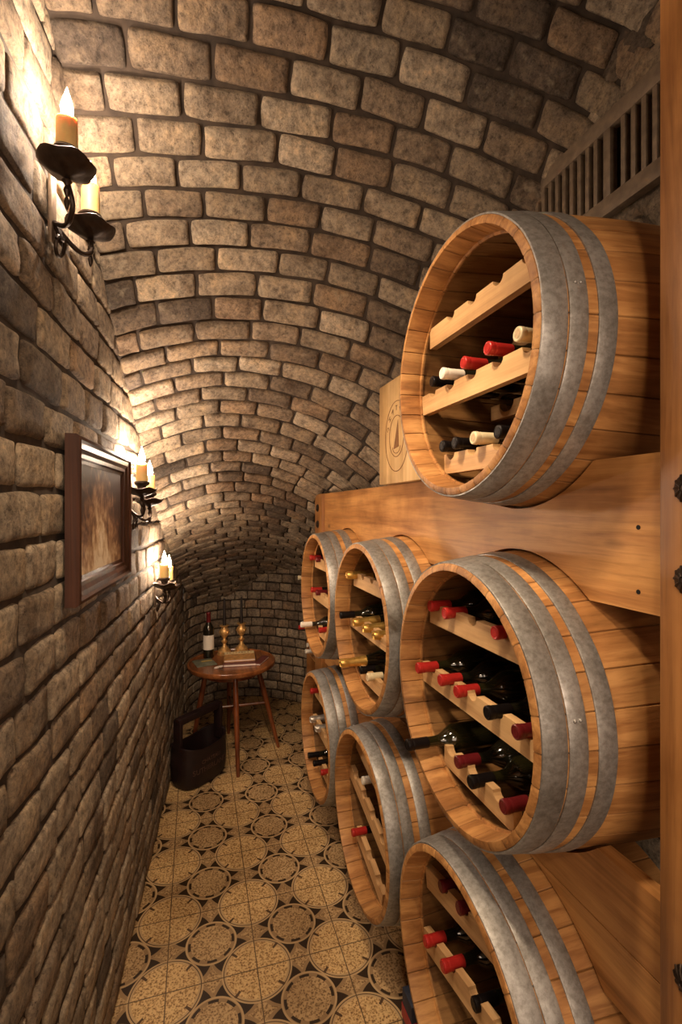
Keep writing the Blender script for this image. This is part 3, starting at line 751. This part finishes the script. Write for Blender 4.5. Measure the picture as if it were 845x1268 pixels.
# ------------------------------------------------------------------ wooden wine crate on the rack
cr = thing('wine_crate', 'pale pine wine crate branded with a sailing emblem, standing beside the top barrel', 'crate', (.70, 1.60, 1.7475))
hw, hh, dp, th_ = .2, .384, .125, .010
m = MB(); m.box((th_ / 2, 0, hh / 2), (th_, .40, hh), bev=.0015); link('front_panel', m.mesh('front_panel', M_PINE), cr)
for s_ in (-1, 1):
    m = MB(); m.box((dp / 2 + th_ / 2, s_ * (.20 - .006), hh / 2), (dp - th_, .012, hh), bev=.0015); link('side_panel', m.mesh('side_panel', M_PINE), cr)
for z in (.006, hh - .006):
    m = MB(); m.box((dp / 2 + th_ / 2, 0, z), (dp - th_, .376, .012)); link('end_board', m.mesh('end_board', M_PINE), cr)
m = MB(); m.box((dp - .004, 0, hh / 2), (.008, .376, hh - .024)); link('back_panel', m.mesh('back_panel', M_PINE), cr)
br = MB(); EC = (-.0004, .03, .170)
for ry, rz in ((.105, .128), (.066, .075)):
    br.tube([(EC[0], EC[1] + ry * math.cos(a), EC[2] + rz * math.sin(a)) for a in np.linspace(0, 2 * PI, 49)], .0014, 6, caps=False)
br.prism([(EC[1] + .026, EC[2] - .045), (EC[1] - .022, EC[2] - .040), (EC[1] - .014, EC[2] + .058)], -.0010, .001)
br.tube([(EC[0], EC[1] + .035 * math.cos(a), EC[2] - .038 + .024 * math.sin(a)) for a in np.linspace(PI, 2 * PI, 15)], .0013, 6)
emb = link('branded_emblem', br.mesh('branded_emblem', M_BURN), cr); emb['label'] = 'burnt oval emblem with a dark sail'
for ch, a in zip('CHATEAU', np.linspace(math.radians(20), math.radians(160), 7)):
    tm = text_mesh(ch, .026, M_BURN, .0006)
    o = link('brand_letter', tm, cr, loc=(-.0006, EC[1] - .086 * math.cos(PI - a) * -1 if False else EC[1] + .086 * math.cos(a) * 1.0, EC[2] + .102 * math.sin(a)))
    o.rotation_euler = Matrix(((0, 0, -1), (-1, 0, 0), (0, 1, 0))).to_euler()
    o.rotation_euler.rotate(Matrix.Rotation((PI / 2 - a) * -1 * -1, 3, 'X').to_euler())

# ------------------------------------------------------------------ louvred grille high on the right wall
g = thing('vent_grille', 'long brown-grey slatted grille under the vault above the top barrel', 'grille', (1.0, .95, 2.40))
def gbox(name, c, d, mat=M_GRILLE): m = MB(); m.box(c, d, bev=.0015); return link(name, m.mesh(name, mat), g)
gbox('bottom_rail', (.012, -.03, .022), (.026, .72, .044)); gbox('top_rail', (.012, -.03, .237), (.026, .72, .045))
gbox('divider', (.012, .035, .13), (.024, .022, .18)); gbox('end_stile', (.012, .325, .13), (.024, .022, .20)); gbox('end_stile', (.012, -.385, .13), (.024, .022, .20))
gbox('dark_opening', (.032, -.03, .13), (.006, .70, .20), M_BLACK)
y = -.355
while y < .31:
    if abs(y - .035) > .02: gbox('slat', (.010, y, .13), (.018, .013, .18))
    y += .0285

# ------------------------------------------------------------------ sconces
WROT = -math.atan(.0784)
def wall_xy(y, out): return (-.400 + .0784 * y + out, y)
def sconce(label, y, z):
    t = thing('wall_sconce', label, 'sconce', (*wall_xy(y, .012), z), (0, 0, WROT), 'two-armed candle sconces along the left wall')
    m = MB(); m.box((.004, 0, -.055), (.008, .030, .190), bev=.002); m.lathe([(0, -.006), (.013, 0), (0, .008)], 14, 'Y', (.006, 0, .045)); 
    m.tube([(.004, 0, .040), (.014, 0, .052), (.018, 0, .064), (.010, 0, .070)], .004, 8)
    o = link('backplate', m.mesh('backplate', M_RUSTPLATE), t); o['label'] = 'flat aged iron backplate'
    m = MB()
    for a in np.linspace(0, 2 * PI, 1): pass
    m.tube([(.010 + .004 * math.cos(a) + .012 * (1 - a / 12), .018 * math.sin(a), -.150 + .020 * math.cos(a)) for a in np.linspace(0, 2 * PI * .9, 20)], .0042, 8)
    m.tube([(.006, 0, -.10), (.016, 0, -.118), (.022, .0, -.14)], .006, 8)
    link('scroll', m.mesh('scroll', M_IRON), t)
    for i, (oy, oz) in enumerate(((-.082, 0.0), (.078, -.034))):
        ox = .058; pts = []
        for q in np.linspace(0, 1, 14):
            pts.append((.006 + (ox - .006) * min(1, q * 1.25) + .012 * math.sin(q * PI), oy * (q ** .8), -.100 + oz * q - .030 * math.sin(q * PI) + .045 * q ** 2.5))
        m = MB(); m.tube(pts, .0052, 8); ex, ey, ez = pts[-1]
        link('arm', m.mesh('arm', M_IRON), t)
        ax, ay = ex, ey; zc = oz                                     # foot of the candle
        m = MB()
        m.lathe([(0, ez - zc - .050), (.003, ez - zc - .044), (.006, ez - zc - .032), (.0025, ez - zc - .022), (.007, ez - zc - .010), (.004, ez - zc), (.006, -.050), (.010, -.046), (.005, -.041), (.012, -.036)] +
                [(.030, -.030), (.047, -.020), (.053, -.010), (.051, -.008), (.044, -.017), (.028, -.026), (.010, -.030), (.010, -.022), (0, -.022)], 28); m.lathe([(0, -.030), (.006, -.028), (.006, -.008), (0, -.008)], 12)
        p = m.mesh('drip_pan', M_IRON)
        for v in p.vertices:                                         # beaten, slightly lobed bowl
            r = math.hypot(v.co.x, v.co.y)
            if r > .025: v.co.z += .0035 * math.sin(5 * math.atan2(v.co.y, v.co.x) + i) * (r / .05)
        link('drip_pan', p, t, loc=(ax, ay, zc - .014))
        m = MB(); m.lathe([(0, -.026), (.014, -.026), (.016, -.014), (.024, -.010), (.027, -.003), (.024, .002), (.0205, .003), (.0205, -.004), (0, -.004)], 24)
        link('candle_cup', m.mesh('candle_cup', M_IRON), t, loc=(ax, ay, zc))
        m = MB(); top = .066
        m.lathe([(0, -.003), (.0195, -.003), (.0200, .01), (.0196, .04), (.0192, top - .004), (.0175, top), (.012, top - .001), (.008, top - .006), (0, top - .007)], 24)
        cm = m.mesh('candle', M_WAX)
        for v in cm.vertices:
            if v.co.z > .04: v.co.z += .0045 * math.sin(math.atan2(v.co.y, v.co.x) * 1 + i * 2)
        link('candle', cm, t, loc=(ax, ay, zc))
        m = MB(); m.lathe([(0, 0), (.006, .002), (.0105, .012), (.012, .022), (.0100, .034), (.0055, .048), (.002, .060), (0, .066)], 16)
        fo = link('flame_bulb', m.mesh('flame_bulb', M_FLAME), t, loc=(ax, ay, zc + top - .004)); fo['label'] = 'glowing flame-shaped bulb'
        l = bpy.data.lights.new('candle_light', 'POINT'); l.energy = CANDLE_W; l.color = (1.0, .765, .585); l.shadow_soft_size = .016
        lo = bpy.data.objects.new('candle_light', l); COL.objects.link(lo); lo.parent = t; lo.location = (ax, ay, zc + top + .026)
    return t
sconce('nearest candle sconce, high on the brick wall at the top left', 1.165, 2.362)
sconce('middle candle sconce on the brick wall just beyond the framed painting', 1.945, 1.748)
sconce('farthest and lowest candle sconce on the brick wall above the table', 2.500, 1.330)

# ------------------------------------------------------------------ framed painting
pt = thing('framed_painting', 'dark brown tavern-like painting in a deep wooden frame on the left wall', 'painting', (*wall_xy(1.525, .016), 1.625), (0, 0, WROT))
W2, H2 = .285, .200
def frame_ring(prof, name, mat):
    """prof: (inset from outer edge, depth x)"""
    m = MB(); n = len(prof); vs = []
    for (ins, x) in prof:
        for sy, sz in ((-1, -1), (1, -1), (1, 1), (-1, 1)): vs.append((x, sy * (W2 - ins), sz * (H2 - ins)))
    fs = [(i * 4 + k, ((i + 1) % n) * 4 + k, ((i + 1) % n) * 4 + (k + 1) % 4, i * 4 + (k + 1) % 4) for i in range(n) for k in range(4)]
    m.add(vs, fs); return link(name, m.mesh(name, mat, angle=20), pt)
frame_ring([(0, 0), (0, .024), (.004, .030), (.012, .032), (.018, .026), (.030, .024), (.040, .018), (.050, .017), (.053, .012), (.062, .010), (.062, 0)], 'frame', M_FRAME)
m = MB(); m.box((.006, 0, 0), (.006, 2 * W2 - .11, 2 * H2 - .11)); link('canvas', m.mesh('canvas', M_PAINT, smooth=False), pt)

# ------------------------------------------------------------------ round table
TZ = .62; tb = thing('round_table', 'small round mahogany table with splayed legs by the end wall', 'table', (.235, 3.355, 0))
m = MB(); m.lathe([(0, TZ - .026), (.270, TZ - .026), (.284, TZ - .022), (.291, TZ - .012), (.291, TZ + .004), (.287, TZ + .009), (.280, TZ + .009), (.276, TZ + .001), (0, TZ)], 64)
link('table_top', m.mesh('table_top', M_MAHOGT), tb)
m = MB(); m.lathe([(0, TZ - .075), (.185, TZ - .075), (.19, TZ - .026), (0, TZ - .026)], 40); link('apron', m.mesh('apron', M_MAHOG), tb)
feet = [(.016, -.308), (.316, -.005), (-.004, .307), (-.270, .005)]
for fx, fy in feet:
    ln = math.hypot(fx, fy); tx, ty = fx / ln * .165, fy / ln * .165
    m = MB(); m.tube([(fx, fy, 0), (fx + (tx - fx) * .1, fy + (ty - fy) * .1, .06), (fx + (tx - fx) * .65, fy + (ty - fy) * .65, .39), (tx, ty, TZ - .03)], [.0105, .013, .0185, .017], 14)
    link('leg', m.mesh('leg', M_MAHOG), tb)
m = MB()
for a, b in ((0, 2), (1, 3)):
    z = .30; f = lambda q: (q[0] + (q[0] / math.hypot(*q) * .165 - q[0]) * .5, q[1] + (q[1] / math.hypot(*q) * .165 - q[1]) * .5, z + (.02 if a else 0))
    m.tube([f(feet[a]), f(feet[b])], .010, 10)
link('stretcher', m.mesh('stretcher', M_MAHOG), tb)
TT = TZ + .0005
# standing bottle
sb = thing('wine_bottle', 'standing red wine bottle with a blank ivory label on the round table', 'bottle', (.086, 3.50, TT))
m = MB(); m.lathe([(0, .004), (.020, .001), (.036, 0), (.0378, .006), (.0378, .190), (.0350, .208), (.0220, .232), (.0150, .246), (.0140, .262), (0, .262)], 32); link('glass_body', m.mesh('glass_body', M_GLASS), sb)
m = MB(); m.lathe([(.0152, .246), (.0152, .300), (.0165, .302), (.0165, .313), (.0150, .316), (0, .316)], 24); link('foil_capsule', m.mesh('foil_capsule', CAPS['dark red']), sb)
m = MB(); vs = []; seg = 24
for z in (.060, .160):
    for k in range(seg + 1):
        a = -PI * .5 - 1.25 + 2.5 * k / seg; vs.append((.0382 * math.cos(a), .0382 * math.sin(a), z))
for z in (.060, .160):
    for k in range(seg + 1):
        a = -PI * .5 - 1.25 + 2.5 * k / seg; vs.append((.0377 * math.cos(a), .0377 * math.sin(a), z))
fs = [(k, k + 1, seg + 2 + k, seg + 1 + k) for k in range(seg)] + [(2 * seg + 2 + k, 3 * seg + 3 + k, 3 * seg + 4 + k, 2 * seg + 3 + k) for k in range(seg)]
m.add(vs, fs); link('paper_label', m.mesh('paper_label', M_LABEL), sb)
# candlesticks
def candlestick(label, x, y):
    t = thing('candlestick', label, 'candlestick', (x, y, TT), group='brass candlesticks on the round table')
    m = MB(); K_ = 1.22
    m.lathe([(r_ * K_, z_) for r_, z_ in [(0, 0), (.040, 0), (.041, .008), (.036, .014), (.038, .024), (.030, .036), (.020, .046), (.012, .060), (.009, .075), (.016, .086), (.019, .094), (.010, .102), (.008, .112), (.014, .124), (.024, .142), (.029, .158), (.027, .172), (.018, .186), (.015, .194), (.026, .200), (.028, .206), (.013, .208), (.012, .204), (0, .204)]], 28)
    for k in range(6):
        a = 2 * PI * k / 6; m.tube([(.024 * math.cos(a), .024 * math.sin(a), .135), (.034 * math.cos(a), .034 * math.sin(a), .158), (.023 * math.cos(a), .023 * math.sin(a), .184)], [.002, .005, .002], 6)
        m.tube([(.037 * math.cos(a), .037 * math.sin(a), .004), (.036 * math.cos(a), .036 * math.sin(a), .024), (.022 * math.cos(a), .022 * math.sin(a), .044)], [.005, .005, .002], 6)
    link('brass_stick', m.mesh('brass_stick', M_BRASS), t)
    m = MB(); m.lathe([(0, .205), (.0115, .205), (.0100, .30), (.0078, .392), (.003, .397), (0, .397)], 16); m.tube([(0, 0, .396), (.001, 0, .408)], .001, 6)
    link('taper_candle', m.mesh('taper_candle', M_BLACKWAX), t)
candlestick('ornate brass candlestick with black taper, beside the standing bottle', .196, 3.545)
candlestick('ornate brass candlestick with black taper, farther from the standing bottle', .318, 3.575)
# books and papers
def book(label, x, y, z, w_, d_, h_, ang, cover, name='book'):
    t = thing(name, label, 'book', (x, y, z), (0, 0, ang))
    m = MB(); m.box((.002, 0, h_ / 2), (w_ - .006, d_ - .008, h_ - .006)); link('pages', m.mesh('pages', M_PAGES), t)
    m = MB(); m.box((0, 0, .0015), (w_, d_, .003)); m.box((0, 0, h_ - .0015), (w_, d_, .003)); m.box((-w_ / 2 + .0015, 0, h_ / 2), (.003, d_, h_)); link('cover', m.mesh('cover', cover, smooth=False), t)
    return t
book('maroon book lying on the round table beneath the brown one', .285, 3.33, TT, .21, .20, .020, math.radians(-6), M_COVER2)
b2 = book('brown illustrated book with a cream title band, topmost on the table', .285, 3.365, TT + .0205, .205, .185, .016, math.radians(-4), M_COVER)
m = MB(); m.box((0, .062, .0165), (.200, .055, .0008)); link('title_band', m.mesh('title_band', M_BAND), b2)
for i in range(9):
    m = MB(); m.box((-.08 + i * .02, .062, .0172), (.008 + .004 * (i % 2), .022, .0006)); link('title_glyph', m.mesh('title_glyph', M_COVER), b2)
b3 = book('slim book lying askew at the right rim of the round table', .425, 3.30, TT + 0.0, .05, .17, .014, math.radians(-28), M_COVER2)
mg = thing('magazine', 'grey-green printed booklet lying at the left of the round table', 'magazine', (.055, 3.375, TT), (0, 0, math.radians(14)))
m = MB(); m.box((0, 0, .003), (.13, .15, .006), bev=.001); link('cover', m.mesh('cover', M_MAG), mg)
m = MB(); m.box((.02, .02, .0064), (.07, .03, .0006)); link('printed_panel', m.mesh('printed_panel', M_YEL), mg)
ck = thing('corkscrew', 'small corkscrew with a pale handle between booklet and books', 'corkscrew', (.142, 3.235, TT + .008), (0, 0, .5))
m = MB(); m.tube([(-.030, 0, 0), (-.015, 0, 0), (.015, 0, 0), (.030, 0, 0)], [.006, .008, .008, .006], 10); link('handle', m.mesh('handle', M_PAGES), ck)
m = MB(); m.tube([(.0035 * math.cos(a), -.008 - a * .0016, -.003 + .0035 * math.sin(a)) for a in np.linspace(0, 10 * PI, 60)], .0013, 6); link('worm', m.mesh('worm', M_RUSTPLATE), ck)

# ------------------------------------------------------------------ dark wooden carrier on the floor
tu = thing('wooden_carrier', 'dark maroon wooden carrier with a tall bar handle and faint gold lettering', 'carrier', (.02, 3.11, 0), (0, 0, math.radians(42)))
m = MB(); seg = 40; vs = []
lv = [(0.0, .80), (.010, .90), (.05, .97), (.11, 1.0), (.18, 1.0), (.208, .98), (.220, 1.0), (.226, .99), (.222, .92), (.17, .90), (.08, .88), (.075, .02)]
A_, B_ = .175, .105
for z, s_ in lv:
    for k in range(seg):
        a = 2 * PI * k / seg; ca, sa = math.cos(a), math.sin(a)
        ex = .62
        x = A_ * s_ * math.copysign(abs(ca) ** ex, ca); y = B_ * s_ * math.copysign(abs(sa) ** ex, sa)
        vs.append((x, y, z + (.035 * (x / A_) ** 2 if z > .2 else (.02 * (x / A_) ** 2 if z < .01 else 0))))
n = len(lv); fs = [(i * seg + k, (i + 1) * seg + k, (i + 1) * seg + (k + 1) % seg, i * seg + (k + 1) % seg) for i in range(n - 1) for k in range(seg)]
fs += [tuple(range(seg)), tuple((n - 1) * seg + k for k in range(seg))]
m.add(vs, fs); link('tub', m.mesh('tub', M_TUB), tu)
for sx_ in (-1, 1):
    m = MB(); m.box((sx_ * .160, 0, .300), (.024, .058, .22), bev=.004); link('upright', m.mesh('upright', M_TUB), tu)
m = MB(); m.box((0, 0, .400), (.346, .052, .040), bev=.008); link('handle_bar', m.mesh('handle_bar', M_TUB), tu)
for body, sz, z in (('CHATEAU', .032, .150), ('SUTHERLAND', .042, .104)):
    tm = text_mesh(body, sz, M_LETTER, .001)
    for v in tm.vertices:                                       # wrap round the bellied side
        x = v.co.x * 1.0; yb = -B_ * (1 - min(.999, abs(x / A_)) ** (2 / .62)) ** (.62 / 2); zt = v.co.y; v.co = Vector((x, yb * (1.0 if z > .1 else .98) - .0016 - v.co.z, z + zt))
    o = link('lettering', tm, tu); o['label'] = 'faded gold painted words'
